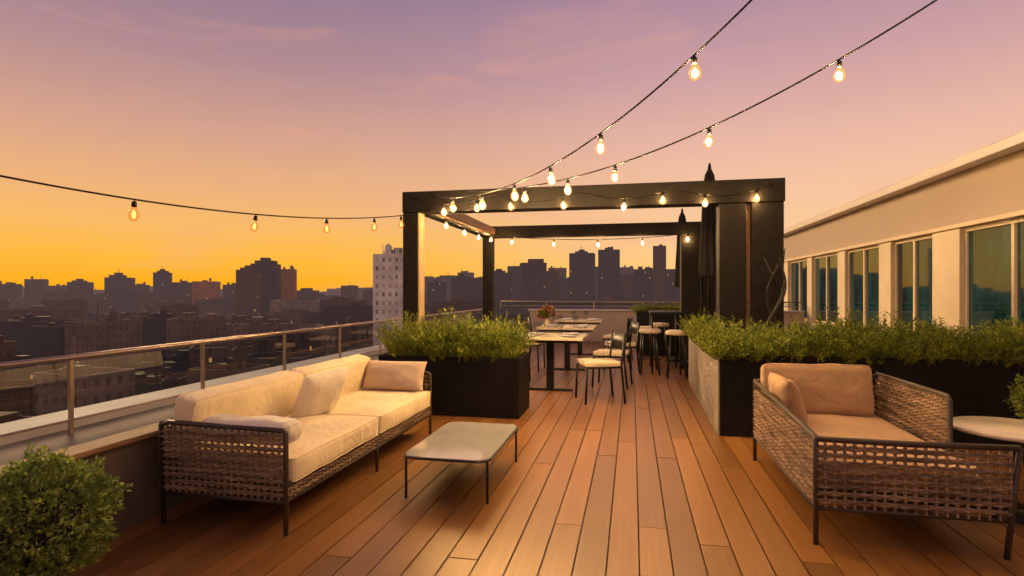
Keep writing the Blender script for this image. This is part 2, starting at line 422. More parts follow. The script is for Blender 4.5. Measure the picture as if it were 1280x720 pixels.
mp = N(nt, "ShaderNodeMapping"); mp.inputs["Scale"].default_value = (1.6, 1.6, 7)
nt.links.new(tc.outputs["Generated"], mp.inputs[0])
cn = N(nt, "ShaderNodeTexNoise"); cn.inputs["Scale"].default_value = 2.2; cn.inputs["Detail"].default_value = 6; cn.inputs["Distortion"].default_value = 0.6
nt.links.new(mp.outputs[0], cn.inputs["Vector"])
ma = N(nt, "ShaderNodeMath", operation="MULTIPLY_ADD"); ma.inputs[1].default_value = 0.04
sb = N(nt, "ShaderNodeMath", operation="SUBTRACT"); sb.inputs[1].default_value = 0.5
nt.links.new(cn.outputs["Fac"], sb.inputs[0]); nt.links.new(sb.outputs[0], ma.inputs[0]); nt.links.new(sp.outputs[2], ma.inputs[2])
nt.links.new(ma.outputs[0], mr.inputs[0])
nt.links.new(mr.outputs[0], L.inputs[0]); nt.links.new(mr.outputs[0], Rr.inputs[0])
dt = N(nt, "ShaderNodeVectorMath", operation="DOT_PRODUCT"); dt.inputs[1].default_value = (math.sin(R(-50)), math.cos(R(-50)), 0)
nt.links.new(tc.outputs["Generated"], dt.inputs[0])
az = N(nt, "ShaderNodeMapRange"); az.interpolation_type = 'SMOOTHSTEP'; az.inputs[1].default_value = 0.5; az.inputs[2].default_value = 0.99
nt.links.new(dt.outputs["Value"], az.inputs[0])
mx = N(nt, "ShaderNodeMixRGB"); nt.links.new(az.outputs[0], mx.inputs[0]); nt.links.new(Rr.outputs[0], mx.inputs[1]); nt.links.new(L.outputs[0], mx.inputs[2])
cr = ramp(nt, [(0.54, (0, 0, 0, 1)), (0.8, (1, 1, 1, 1))]); nt.links.new(cn.outputs["Fac"], cr.inputs[0])
cm = N(nt, "ShaderNodeMath", operation="MULTIPLY"); cm.inputs[1].default_value = 0.45; nt.links.new(cr.outputs[0], cm.inputs[0])
mx2 = N(nt, "ShaderNodeMixRGB"); mx2.inputs[2].default_value = S(240, 170, 145)
nt.links.new(cm.outputs[0], mx2.inputs[0]); nt.links.new(mx.outputs[0], mx2.inputs[1])
nt.links.new(mx2.outputs[0], bg.inputs[0]); bg.inputs[1].default_value = 1.0

sun = bpy.data.lights.new("sun", "SUN"); sun.energy = 3.0; sun.angle = R(14); sun.color = (1.0, 0.64, 0.30)
so = bpy.data.objects.new("sun", sun); coll.objects.link(so)
el, be = R(16), R(-50)
d = Vector((math.sin(be)*math.cos(el), math.cos(be)*math.cos(el), math.sin(el))); so.rotation_euler = d.to_track_quat('Z', 'Y').to_euler()

# ------------------------------------------------------------------ camera
cam = bpy.data.cameras.new("camera"); co = bpy.data.objects.new("camera", cam); coll.objects.link(co)
cam.sensor_width = 36; cam.lens = 20.25; cam.shift_y = 0.0039; cam.clip_end = 20000; cam.clip_start = 0.05
co.location = (0, 0, 1.4); co.rotation_euler = (R(90), 0, R(11.77)); scene.camera = co
scene.view_settings.view_transform = 'Standard'; scene.view_settings.look = 'None'; scene.view_settings.exposure = 0

# ------------------------------------------------------------------ ground + deck + roof
mb = MB(); mb.v = [(-9000, -9000, -32), (9000, -9000, -32), (9000, 9000, -32), (-9000, 9000, -32)]; mb.f = [(0, 1, 2, 3)]
struct(mb.obj("ground", M_ground))
mb = MB().box(-4.3, 14, -3, 22, -31.9, -0.06)
struct(mb.obj("roof_slab", M_roof))
mb = MB(); x = -2.93; wd = 0.165
while x < 4.4:
    y = -1.5 + random.uniform(-2, 0)
    while y < 16.4:
        ln = random.choice((2.4, 3.0, 3.6, 4.2))
        y0 = max(y, -1.5); y1 = min(y+ln-0.004, 16.4)
        if y1 > y0: mb.box(x, x+wd-0.0055, y0, y1, -0.025, random.uniform(-0.0008, 0.0008), 0.0012)
        y += ln
    x += wd
struct(mb.obj("deck_floor", M_deck))
mb = MB().box(-2.95, 4.5, -1.5, 16.4, -0.056, -0.03)
struct(mb.obj("deck_underlay", M_under))

pw = thing("parapet_wall", (0, 0, 0), "low concrete parapet wall with wooden cap along the terrace", "wall")
MB().box(-3.12, -2.95, -1.5, 16.6, -0.05, 0.50).obj("wall", M_concrete, pw)
MB().box(-3.08, -2.90, -1.5, 16.55, 0.503, 0.535).obj("cap", M_capwood, pw, bevel=0.006)
MB().box(-4.02, -3.123, -1.5, 16.6, -0.05, 0.40).obj("ledge", M_gravel, pw)
MB().box(-4.42, -4.023, -1.5, 17.2, -0.05, 0.46).obj("coping", M_coping, pw, bevel=0.01)
pe = thing("end_wall", (0, 0, 0), "beige low wall closing the far end of the deck", "wall")
MB().box(-2.9, 4.45, 16.45, 16.7, -0.05, 0.86).obj("wall", M_stucco, pe)
MB().box(-2.95, 4.45, 16.40, 16.75, 0.863, 0.90).obj("cap", M_coping, pe, bevel=0.005)

def railing(name, p0, p1, zb, zt, n, label):
    p0 = Vector(p0); p1 = Vector(p1); t = thing(name, p0, label, "railing"); d = p1-p0; Ln = d.length; u = d/Ln
    m = MB().tube([(0, 0, zt), tuple(u*Ln+Vector((0, 0, zt)))], 0.020, 10); m.obj("handrail", M_steel, t, True)
    m = MB().tube([(0, 0, zb+0.10), tuple(u*Ln+Vector((0, 0, zb+0.10)))], 0.009, 8); m.obj("bottom_rail", M_steel, t, True)
    for i in range(n+1):
        q = u*(Ln*i/n)
        MB().box(q.x-0.012, q.x+0.012, q.y-0.014, q.y+0.014, zb, zt-0.018).obj("post", M_steel, t)
        if i < n:
            a = u*(Ln*i/n+0.03); b_ = u*(Ln*(i+1)/n-0.03); m = MB()
            m.v = [(a.x, a.y, zb+.11), (b_.x, b_.y, zb+.11), (b_.x, b_.y, zt-.03), (a.x, a.y, zt-.03)]
            m.f = [(0, 1, 2, 3)]
            m.obj("glass_panel", M_pane, t)
    return t
railing("railing", (-3.86, -0.48, 0), (-3.86, 16.03, 0), 0.40, 0.94, 13, "metal railing with clear glass panels on the parapet ledge")
railing("railing", (-3.80, 16.58, 0), (4.4, 16.58, 0), 0.90, 1.12, 6, "short metal rail on the wall at the deck end")

# ------------------------------------------------------------------ penthouse building
bd = thing("penthouse_building", (4.5, 0, 0), "beige stucco rooftop building with teal windows and flat roof", "building")
PIL = [(-3.0, -2.4), (0.6, 1.2), (3.9, 4.5), (6.3, 7.1), (9.2, 9.95), (11.4, 11.9), (13.65, 14.1), (16.0, 16.4), (18.3, 18.8)]
ZL = 2.30
MB().box(0.02, 7.5, -3, 18.8, ZL+.06, 3.08).obj("upper_wall", M_stucco, bd)
MB().box(-0.04, 7.5, -3, 18.78, ZL, ZL+.057).obj("lintel", M_cream, bd, bevel=0.004)
MB().box(-0.20, 7.7, -3.2, 19.0, 3.083, 3.20).obj("roof", M_fascia, bd, bevel=0.008)
MB().box(-0.14, 7.6, -3.1, 18.95, 3.203, 3.24).obj("roof_lip", M_coping, bd)
MB().box(0.03, 0.35, -3, 18.78, -0.05, 0.55).obj("base_wall", M_stucco, bd)
MB().box(7.2, 7.45, -3, 18.78, -0.05, ZL-.005).obj("rear_wall", M_stucco, bd)
for a, b_ in PIL:
    MB().box(0.0, 0.38, a, b_, -0.05, ZL-.003).obj("pillar", M_cream, bd, bevel=0.006)
for i in range(len(PIL)-1):
    a = PIL[i][1]+0.003; b_ = PIL[i+1][0]-0.003; m = MB(); fw = 0.055; x0, x1 = 0.06, 0.16
    m.box(x0, x1, a, a+fw, 0.62, ZL-.003).box(x0, x1, b_-fw, b_, 0.62, ZL-.003).box(x0, x1, a+fw, b_-fw, ZL-.06, ZL-.003).box(x0, x1, a+fw, b_-fw, 0.62, 0.69)
    mid = a+(b_-a)*0.5
    m.box(x0, x1, mid-0.03, mid+0.03, 0.69, ZL-.06)
    wo = m.obj("window", M_cream, bd, bevel=0.004)
    for ya, yb in ((a+fw, mid-0.03), (mid+0.03, b_-fw)):
        tl = random.uniform(-.012, .012)
        g = MB(); g.v = [(0.095+tl, ya, .69), (0.095-tl, yb, .69), (0.095-tl, yb, ZL-.06), (0.095+tl, ya, ZL-.06)]; g.f = [(0, 1, 2, 3)]
        g.obj("glass", M_win, wo)
    MB().box(-0.04, 0.25, a, b_, 0.56, 0.615).obj("sill", M_cream, wo)

# ------------------------------------------------------------------ pergola
pg = thing("pergola", (0, 0, 0), "black square-framed pergola over the dining area", "pergola")
T = 2.68
def bx(name, *a, mat=M_perg, bev=0.006): return MB().box(*a).obj(name, mat, pg, bevel=bev)
bx("post", -2.88, -2.68, 6.95, 7.15, 0.0, T-0.265)
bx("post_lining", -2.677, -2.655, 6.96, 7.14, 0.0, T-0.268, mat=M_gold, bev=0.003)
bx("post", -2.86, -2.66, 10.9, 11.08, 0.0, T-0.225)
bx("beam", -2.88, 1.68, 6.93, 7.2, T-0.262, T)
bx("beam", -2.86, 1.66, 10.9, 11.12, T-0.222, T-0.002)
bx("beam", -2.86, -2.68, 7.203, 10.897, T-0.22, T-0.004)
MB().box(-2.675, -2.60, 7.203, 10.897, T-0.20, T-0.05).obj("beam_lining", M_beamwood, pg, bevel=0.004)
bx("beam", 1.44, 1.64, 7.203, 10.897, T-0.22, T-0.004)
bx("column", 0.98, 1.27, 6.95, 7.22, 0.72, T-0.265)
bx("column", 1.33, 1.67, 6.95, 7.30, 0.72, T-0.265)
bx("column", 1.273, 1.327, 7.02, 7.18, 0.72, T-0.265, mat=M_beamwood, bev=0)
bx("column", 0.88, 1.22, 10.9, 11.25, 0.0, T-0.225)
bx("column", 1.26, 1.62, 10.9, 11.25, 0.0, T-0.225)

# ------------------------------------------------------------------ planters and shrubs
def planter(x0, x1, y0, y1, h, mat, label, side=None):
    t = thing("planter", ((x0+x1)/2, (y0+y1)/2, 0), label, "planter", "planter boxes")
    a, b_ = (x1-x0)/2, (y1-y0)/2; th = 0.03
    m = MB().box(-a, a, -b_, -b_+th, 0.0, h).box(-a, a, b_-th, b_, 0.0, h).box(-a, -a+th, -b_+th, b_-th, 0, h).box(a-th, a, -b_+th, b_-th, 0, h)
    m.obj("planter_box", mat, t, bevel=0.004)
    MB().box(-a+th+.002, a-th-.002, -b_+th+.002, b_-th-.002, 0.0, h-0.07).obj("soil", M_soil, t)
    if side: MB().box(-a-0.018, -a-0.003, -b_+0.01, b_, 0.0, h-0.01).obj("side_panel", side, t)
    return t
planter(-2.88, -1.22, 6.22, 6.90, 0.67, M_planter, "black rectangular planter with spiky green shrubs")
planter(0.84, 4.40, 5.90, 6.72, 0.79, M_planter, "long black planter box filled with green shrubs", M_greyside)
planter(0.84, 1.75, 6.73, 9.10, 0.78, M_greyside, "grey planter box beside the deck walkway")

def leafquad(v, f, p, d, up, ln, wd):
    d = d.normalized(); s_ = d.cross(up)
    if s_.length < 1e-3: s_ = Vector((1, 0, 0))
    s_.normalize(); b = len(v); nrm = s_.cross(d)*0.15*ln
    v += [tuple(p), tuple(p+d*ln*0.5+s_*wd/2+nrm), tuple(p+d*ln), tuple(p+d*ln*0.5-s_*wd/2+nrm)]
    f.append((b, b+1, b+2, b+3))
def spiky_mesh(seed, n=135, rad=0.22, h=0.39):
    rnd = random.Random(seed); v = []; f = []
    for i in range(n):
        a = rnd.uniform(0, 6.283); r0 = rad*math.sqrt(rnd.random())
        p = Vector((math.cos(a)*r0*0.75, math.sin(a)*r0*0.75, -0.02))
        d = Vector((math.cos(a)*r0/rad*0.38+rnd.gauss(0, .17), math.sin(a)*r0/rad*0.38+rnd.gauss(0, .17), 1)).normalized()
        hh = h*rnd.uniform(0.5, 1.25)*(1-0.3*(r0/rad)**2); st = 15
        for k in range(st):
            p = p + d*(hh/st); d = (d+Vector((math.cos(a), math.sin(a), 0))*0.03+Vector((rnd.gauss(0, .06), rnd.gauss(0, .06), 0))).normalized()
            if k < 1: continue
            for q in range(3):
                b_ = rnd.uniform(0, 6.283); ld = (Vector((math.cos(b_), math.sin(b_), 0))*rnd.uniform(.4, .8)+d*rnd.uniform(.6, 1.3))
                leafquad(v, f, p, ld, Vector((rnd.gauss(0, 1), rnd.gauss(0, 1), rnd.gauss(0, 1))), rnd.uniform(0.03, 0.06), rnd.uniform(.006, .011))
    me = bpy.data.meshes.new("shrub"); me.from_pydata(v, [], f); me.materials.append(M_leaf); return me
SP = [spiky_mesh(s_) for s_ in range(4)]
def shrub(x, y, z, sc, label, grp, zs=1.0):
    o = bpy.data.objects.new("shrub", random.choice(SP)); coll.objects.link(o); o.location = (x, y, z)
    o.scale = (sc*random.uniform(.95, 1.15), sc*random.uniform(.95, 1.15), zs*sc*random.uniform(.8, 1.25)); o.rotation_euler = (0, 0, random.uniform(0, 6.28))
    meta(o, label, "shrub", grp)
for ix in range(6):
    for iy in range(2):
        shrub(-2.60+ix*0.225+random.uniform(-.04, .04), 6.42+iy*0.3, 0.60, random.uniform(0.95, 1.2), "spiky green rosemary shrub growing in the black planter", "shrubs in the dining planter", 1.08)
for ix in range(14):
    for iy in range(3):
        shrub(0.98+ix*0.25+random.uniform(-.05, .05), 6.06+iy*0.25, 0.72, random.uniform(0.8, 1.15), "feathery green shrub growing in the long black planter", "shrubs in the long planter", 0.88)
for iy in range(8):
    for ix in range(2):
        if ix == 1 and iy < 3: continue
        if iy == 6 and ix == 0: continue
        shrub(0.98+ix*0.4, 6.95+iy*0.27, 0.71, random.uniform(0.6, 0.9), "low green shrub in the grey planter by the walkway", "shrubs in the grey planter")

def ball_bush(x, y, z, rx, rz, n, label, mat=M_leaf2, seed=3, lump_=1.0, ls=1.0):
    rnd = random.Random(seed); v = []; f = []
    for i in range(n):
        u = Vector((rnd.gauss(0, 1), rnd.gauss(0, 1), rnd.gauss(0, 1))).normalized()
        lump = 1+lump_*(0.24*noise.noise(u*2.6+Vector((seed, 0, 0)))+0.30*noise.noise(u*6+Vector((5, 0, 0))))
        r = lump*(1-abs(rnd.gauss(0, 0.13)))
        p = Vector((u.x*rx*r, u.y*rx*r, u.z*rz*r)); dd = (u+Vector((rnd.gauss(0, .7), rnd.gauss(0, .7), rnd.gauss(0, .7)+.2)))
        leafquad(v, f, p, dd, Vector((rnd.gauss(0, 1), rnd.gauss(0, 1), rnd.gauss(0, 1))), ls*rnd.uniform(.018, .034), ls*rnd.uniform(.012, .021))
    t = thing("bush", (x, y, 0), label, "bush")
    me = bpy.data.meshes.new("foliage"); me.from_pydata(v, [], f); me.materials.append(mat)
    o = bpy.data.objects.new("foliage", me); coll.objects.link(o); o.parent = t; o.location = (0, 0, z)
    m = MB()
    for i in range(9):
        a = i*0.7; m.tube([(0.02*math.cos(a), 0.02*math.sin(a), 0), (rx*.3*math.cos(a), rx*.3*math.sin(a), z*.7), (rx*.75*math.cos(a), rx*.75*math.sin(a), z+rz*.3*math.sin(i*2))], [.012, .009, .003], 6)
    m.obj("stem", M_bark, t)
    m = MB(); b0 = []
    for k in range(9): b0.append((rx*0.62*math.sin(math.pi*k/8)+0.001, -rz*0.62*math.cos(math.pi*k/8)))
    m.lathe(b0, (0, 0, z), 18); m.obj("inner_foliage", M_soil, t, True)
    return t
ball_bush(-2.65, 2.16, 0.35, 0.265, 0.265, 9500, "rounded small-leaved green bush beside the parapet")
pb = ball_bush(3.02, 4.95, 0.60, 0.22, 0.20, 3500, "small green potted bush beside the long black planter", M_leaf, 6)
MB().lathe([(0.001, 0), (.15, 0), (.19, .40), (.20, .42), (.17, .42), (.16, .38), (.001, .38)], n=28).obj("pot", M_planter, pb, True)

# ------------------------------------------------------------------ sofa
sf = thing("sofa", (-1.95, 2.98, 0), "long woven outdoor sofa with beige cushions by the parapet", "sofa")
SL = 2.42; SD = 0.84
m = MB()
for y in (0.0, SL):
    m.tube([(0, y, 0), (0, y, 0.585), (-0.02, y, 0.60), (-SD+0.05, y, 0.615), (-SD, y, 0.60), (-SD+0.02, y, 0.0)], 0.015, 8)
    m.tube([(0, y, 0.19), (-SD, y, 0.19)], 0.013, 8)
m.tube([(0, 0, 0.285), (0, SL, 0.285)], 0.016, 8).tube([(0, 0, 0.19), (0, SL, 0.19)], 0.012, 8)
m.tube([(-SD, 0, 0.60), (-SD, SL, 0.60)], 0.018, 8).tube([(-SD, 0, 0.19), (-SD, SL, 0.19)], 0.014, 8)
m.box(-SD+0.02, -0.01, 0.02, SL-0.02, 0.255, 0.275)
m.obj("frame", M_frame, sf, True)
MB().tube([(0, SL*.5, 0), (0, SL*.5, 0.28)], 0.014, 8).obj("leg", M_frame, sf, True)
m = MB(); weave(m, (-SD, 0, 0.19), (1, 0, 0), (0, 0, 1), SD, 0.41); m.obj("arm_weave", M_rope, sf)
m = MB(); weave(m, (-SD, SL, 0.19), (1, 0, 0), (0, 0, 1), SD, 0.41); m.obj("arm_weave", M_rope, sf)
m = MB(); weave(m, (-SD, 0, 0.19), (0, 1, 0), (0, 0, 1), SL, 0.41); m.obj("back_weave", M_rope, sf)
m = MB(); weave(m, (0, 0, 0.19), (0, 1, 0), (0, 0, 1), SL, 0.095, .044, .03); m.obj("front_weave", M_rope, sf)
for k in range(2):
    cushion("seat_cushion", M_beige, sf, (-0.37, 0.03+0.59+k*1.18, 0.36), (0.80, 1.165, 0.155), 0.035, 0.018, seed=k)
for k in range(2):
    cushion("back_cushion", M_beige, sf, (-SD+0.12, 0.61+k*1.19, 0.575), (0.39, 1.175, 0.15), 0.038, 0.018, rot=(0, R(-77), 0), seed=5+k)
cushion("bolster", M_light, sf, (-0.32, 0.12, 0.57), (0.66, 0.18, 0.14), 0.068, 0.0, rot=(R(6), 0, R(-2)), seed=11, wr=.004)
pillow("scatter_pillow", M_light, sf, (-0.44, 1.13, 0.60), (0.44, 0.46, 0.17), rot=(R(8), R(-62), R(-22)), seed=2)
pillow("scatter_pillow", M_pil, sf, (-0.32, SL-0.13, 0.585), (0.66, 0.31, 0.18), rot=(R(66), 0, R(0)), seed=4)

# ------------------------------------------------------------------ coffee table
ct = thing("coffee_table", (-1.22, 4.17, 0), "low black-framed coffee table with glossy pale top", "table")
m = MB(); pts = []
hw, hl, cr_ = 0.31, 0.54, 0.10
for cx, cy, a0 in ((hw-cr_, hl-cr_, 0), (-hw+cr_, hl-cr_, 90), (-hw+cr_, -hl+cr_, 180), (hw-cr_, -hl+cr_, 270)):
    for k in range(7):
        a = R(a0+k*15); pts.append((cx+cr_*math.cos(a), cy+cr_*math.sin(a)))
def slab(pts, z0, z1):
    m = MB(); n = len(pts); m.v = [(p[0], p[1], z0) for p in pts]+[(p[0], p[1], z1) for p in pts]
    m.f = [tuple(range(n))[::-1], tuple(range(n, 2*n))]+[(i, (i+1) % n, n+(i+1) % n, n+i) for i in range(n)]
    return m
M_ctop = simple("coffee_top", (0.62, 0.60, 0.58, 1), 0.02, 0.35, var=0.12, nscale=3.5, bump=0.0, spec=1.0)
M_ctop.node_tree.nodes["Principled BSDF"].inputs["IOR"].default_value = 2.2
slab([(p[0]*.965, p[1]*.98) for p in pts], 0.294, 0.299).obj("table_top", M_ctop, ct)
slab(pts, 0.281, 0.2925).obj("frame", M_black, ct, bevel=0.002)
for sx in (-1, 1):
    for sy in (-1, 1):
        MB().tube([(sx*(hw-.025), sy*(hl-.06), 0), (sx*(hw-.025), sy*(hl-.06), 0.282)], 0.009, 8).obj("leg", M_black, ct, True)

# ------------------------------------------------------------------ lounge chair
lc = thing("lounge_chair", (1.0, 3.48, 0), "deep woven lounge chair with tan cushions on the deck", "lounge chair")
W = 0.92; LL = 1.62; YA = 0.55
m = MB()
m.tube([(0, 0, 0), (0, 0, 0.58), (0, 0.02, 0.595), (0, LL, 0.66), (0, LL, 0.0)], 0.015, 8)
m.tube([(W, 0, 0), (W+0.06, 0, 0.585)], 0.015, 8)
m.tube([(W, LL, 0), (W, LL, 0.75), (W, YA+.03, 0.755), (W, YA, 0.73), (W-.01, YA-.03, 0.34), (W, 0, 0.30)], 0.015, 8)
m.tube([(0, 0, 0.585), (W*.5, 0, 0.578), (W+0.06, 0, 0.585)], 0.017, 8)
m.tube([(0, LL, 0.66), (W, LL, 0.73)], 0.017, 8)
for z in (0.20,):
    m.tube([(0, 0, z), (W, 0, z), (W, LL, z), (0, LL, z), (0, 0, z)], 0.013, 8)
m.box(0.02, W-0.02, 0.02, LL-0.02, 0.25, 0.27)
m.obj("frame", M_frame, lc, True)
m = MB(); weave(m, (0, 0, 0.20), (1, 0, 0), (0, 0, 1), W+0.02, 0.38, 0.050, 0.042, .0085); m.obj("front_weave", M_rope, lc)
m = MB(); weave(m, (0, 0, 0.20), (0, 1, 0), (0, 0, 1), LL, 0.41, 0.046, .038); m.obj("arm_weave", M_rope, lc)
m = MB(); weave(m, (0, LL, 0.20), (1, 0, 0), (0, 0, 1), W, 0.48); m.obj("back_weave", M_rope, lc)
m = MB(); weave(m, (W, LL, 0.20), (0, -1, 0), (0, 0, 1), LL-YA, 0.54, .040, .031, .009); m.obj("arm_weave", M_rope, lc)
cushion("seat_cushion", M_tan, lc, (W/2, LL/2+0.02, 0.355), (W-0.08, LL-0.10, 0.17), 0.045, 0.025, seed=21)
cushion("back_cushion", M_tan, lc, (W/2-0.04, LL-0.15, 0.63), (0.78, 0.39, 0.14), 0.04, 0.018, rot=(R(78), 0, 0), seed=22)
pillow("scatter_pillow", M_tan, lc, (0.13, LL-0.48, 0.60), (0.38, 0.48, 0.15), rot=(0, R(72), R(4)), seed=8)

rt = thing("side_table", (2.36, 4.22, 0), "round pale side table beside the lounge chair", "side table")
MB().lathe([(0.001, 0.515), (0.325, 0.515), (0.335, 0.525), (0.335, 0.538), (0.325, 0.545), (0.001, 0.545)], n=48).obj("table_top", M_stone, rt, True)
MB().lathe([(0.001, 0), (0.20, 0.0), (0.20, 0.012), (0.03, 0.03), (0.022, 0.05), (0.022, 0.513), (0.001, 0.513)], n=24).obj("pedestal", M_black, rt, True)

# ------------------------------------------------------------------ dining set
TY = (8.15, 10.35, 12.9)
def dining_table(x, y, label):
    t = thing("dining_table", (x, y, 0), label, "dining table", "dining tables")
    MB().box(-0.50, 0.50, -0.45, 0.45, 0.745, 0.785).obj("table_top", M_stone, t, bevel=0.006)
    MB().box(-0.46, 0.46, -0.41, 0.41, 0.71, 0.742).obj("apron", M_black, t)
    MB().box(-0.05, 0.05, -0.05, 0.05, 0.03, 0.708).box(-0.32, 0.32, -0.04, 0.04, 0.0, 0.028).obj("pedestal", M_black, t, bevel=0.004)
    return t
tb = dining_table(-1.14, TY[0], "square dining table with stone top and black pedestal")
for y in TY[1:]: clone(tb, (-1.14, y, 0))
ch = thing("dining_chair", (-0.42, 7.5, 0), "black slim dining chair with a light seat cushion", "chair", "dining chairs", rot=R(20))
m = MB()
for sy in (-0.24, 0.24):
    m.tube([(0.27, sy, 0), (0.22, sy, 0.46), (0.27, sy, 0.88)], 0.015, 8)
    m.tube([(-0.24, sy, 0), (-0.22, sy, 0.455)], 0.015, 8)
    m.tube([(-0.22, sy, 0.455), (0.22, sy, 0.455)], 0.013, 8)
m.tube([(-0.22, -.24, 0.455), (-0.22, .24, 0.455)], 0.013, 8).tube([(0.22, -.24, 0.455), (0.22, .24, 0.455)], 0.013, 8)
m.obj("chair_frame", M_black, ch, True)
m = MB(); b0 = len(m.v)
for zz in (.66, .87):
    for k in range(9):
        yy = -.235+k*.47/8; xx = 0.245+(zz-.66)*.12+.03*(1-(yy/.24)**2)
        m.v += [(xx-.008, yy, zz), (xx+.008, yy, zz)]
for k in range(8):
    a, c = 2*k, 18+2*k
    m.f += [(a, a+2, c+2, c), (a+1, c+1, c+3, a+3), (c, c+2, c+3, c+1), (a, a+1, a+3, a+2)]
m.f += [(0, 18, 19, 1), (16, 17, 35, 34)]
m.obj("backrest", M_black, ch, True)
cushion("seat", M_seat, ch, (-0.0, 0, 0.492), (0.47, 0.47, 0.06), 0.025, 0.012, seed=40)
for x, y, a in ((-.30, 8.75, -8), (-.20, 10.3, 16), (-.30, 12.0, -10)): clone(ch, (x, y, 0), R(a))
for y in (7.75, 8.7, 10.3, 12.0): clone(ch, (-1.86+random.uniform(-.04, .04), y, 0), R(180+random.uniform(-9, 9)))

gl = thing("wine_glass", (-1.31, 8.0, 0.785), "clear wine glass standing on the dining table", "glass", "glasses on the tables")
MB().lathe([(0.001, 0), (0.032, 0.001), (0.005, 0.008), (0.004, 0.08), (0.02, 0.095), (0.036, 0.125), (0.034, 0.17), (0.03, 0.195)], n=16).obj("bowl", M_glass, gl, True)
pl = thing("plate", (-1.36, 8.3, 0.786), "white porcelain plate on the dining table", "plate", "plates on the tables")
MB().lathe([(0.001, 0.0), (0.08, 0.0), (0.125, 0.014), (0.125, 0.018), (0.08, 0.006), (0.001, 0.005)], n=28).obj("dish", M_white, pl, True)
for ty in TY:
    for sx in (-1, 1):
        for sy in (-1, 1):
            if not (ty == 8.15 and sx == -1 and sy == 1): clone(pl, (-1.14+sx*0.28, ty+sy*0.22, 0.786))
            if not (ty == 8.15 and sx == -1 and sy == -1): clone(gl, (-1.14+sx*0.14, ty+sy*0.14+.06, 0.785))
def vase(x, y, z, seed):
    rnd = random.Random(seed)
    t = thing("flower_vase", (x, y, z), "small vase of muted orange and red flowers on table", "vase")
    MB().lathe([(0.001, 0), (0.045, 0.0), (0.06, 0.06), (0.035, 0.13), (0.04, 0.15)], n=20).obj("vase", M_stone, t, True)
    v = []; f = []; vp = []; fp = []
    for i in range(54):
        a = rnd.uniform(0, 6.28); rr = rnd.uniform(0, .17); p = Vector((math.cos(a)*rr, math.sin(a)*rr, .15+rnd.uniform(0, .2)))
        for k in range(14):
            dd = Vector((rnd.gauss(0, 1), rnd.gauss(0, 1), rnd.gauss(0, 1)))
            if i % 3 == 0: leafquad(vp, fp, p, dd, Vector((0, 0, 1)), .05, .035)
            else: leafquad(v, f, p, dd, Vector((0, 0, 1)), .07, .02)
    for nme, vv, ff, mt in (("leaves", v, f, M_leaf), ("petals", vp, fp, M_petal)):
        mm = MB(); mm.v = vv; mm.f = ff; mm.obj(nme, mt, t)
    m = MB()
    for i in range(8):
        a = i*.8; m.tube([(0, 0, .05), (.1*math.cos(a), .1*math.sin(a), .3)], .003, 5)
    m.obj("stem", M_bark, t)
vase(-1.48, 10.1, 0.785, 1)

bt = thing("bar_table", (0.62, 10.4, 0), "high black bar table with dark top", "bar table")
MB().box(-0.32, 0.22, -0.35, 0.75, 1.02, 1.06).obj("table_top", M_perg, bt, bevel=0.004)
for sx in (-.28, .18):
    for sy in (-.3, .7): MB().tube([(sx, sy, 0), (sx, sy, 1.018)], .016, 8).obj("leg", M_black, bt, True)
st = thing("bar_stool", (0.72, 9.75, 0), "black bar stool with light round seat", "stool", "bar stools")
MB().lathe([(0.001, .70), (.17, .70), (.185, .72), (.185, .75), (.16, .775), (.001, .78)], n=24).obj("seat", M_seat, st, True)
m = MB()
for k in range(4):
    a = R(45+90*k); m.tube([(.22*math.cos(a), .22*math.sin(a), 0), (.14*math.cos(a), .14*math.sin(a), .70)], .013, 8)
ringp = [(.19*math.cos(R(k*20)), .19*math.sin(R(k*20)), .27) for k in range(19)]; m.tube(ringp, .009, 6, False)
m.obj("stool_frame", M_black, st, True)
for p in ((0.30, 10.1, 0), (0.28, 10.75, 0), (0.55, 12.0, 0)): clone(st, p)
planter(0.1, 1.8, 13.0, 13.5, 0.95, M_planter, "dark tall planter with low greenery near the deck end")
for ix in range(6): shrub(0.25+ix*.28, 13.25, 0.87, 0.8, "green shrub in the tall planter near the deck end", "shrubs near the deck end")

def parasol(x, y, label, z0=0.0, dz=0.0):
    t = thing("parasol", (x, y, z0), label, "parasol", "closed parasols"); D_ = -z0+dz
    MB().tube([(0, 0, 0.04), (0, 0, 3.06+D_)], 0.024, 10).obj("pole", M_black, t, True)
    rb = .26 if z0 == 0 else .12
    MB().lathe([(0.001, 0), (rb, 0), (rb, .05), (.04, .07), (.001, .07)], n=28).obj("base", M_black, t, True)
    m = MB(); n = 32; prof = [(0.02, 3.03), (0.05, 2.94), (0.075, 2.76), (.09, 2.3), (.11, 1.9), (.13, 1.55), (.12, 1.5)]
    for i, (r, z) in enumerate(prof):
        for k in range(n):
            a = 2*math.pi*k/n; rr = r*(1+(0.28 if i else 0)*math.cos(8*a)); m.v.append((rr*math.cos(a+.05*i), rr*math.sin(a+.05*i), z+D_))
    for i in range(len(prof)-1):
        for k in range(n): m.f.append((i*n+k, i*n+(k+1) % n, (i+1)*n+(k+1) % n, (i+1)*n+k))
    m.obj("canopy", M_parasol, t, True)
    MB().lathe([(0.001, 3.11+D_), (.012, 3.10+D_), (.022, 3.07+D_), (.01, 3.03+D_), (.001, 3.03+D_)], n=12).obj("finial", M_black, t, True)
parasol(1.08, 8.6, "closed dark parasol standing in the grey planter", 0.71, 0.13)
parasol(1.0, 12.2, "closed dark parasol near the rear pergola frame")

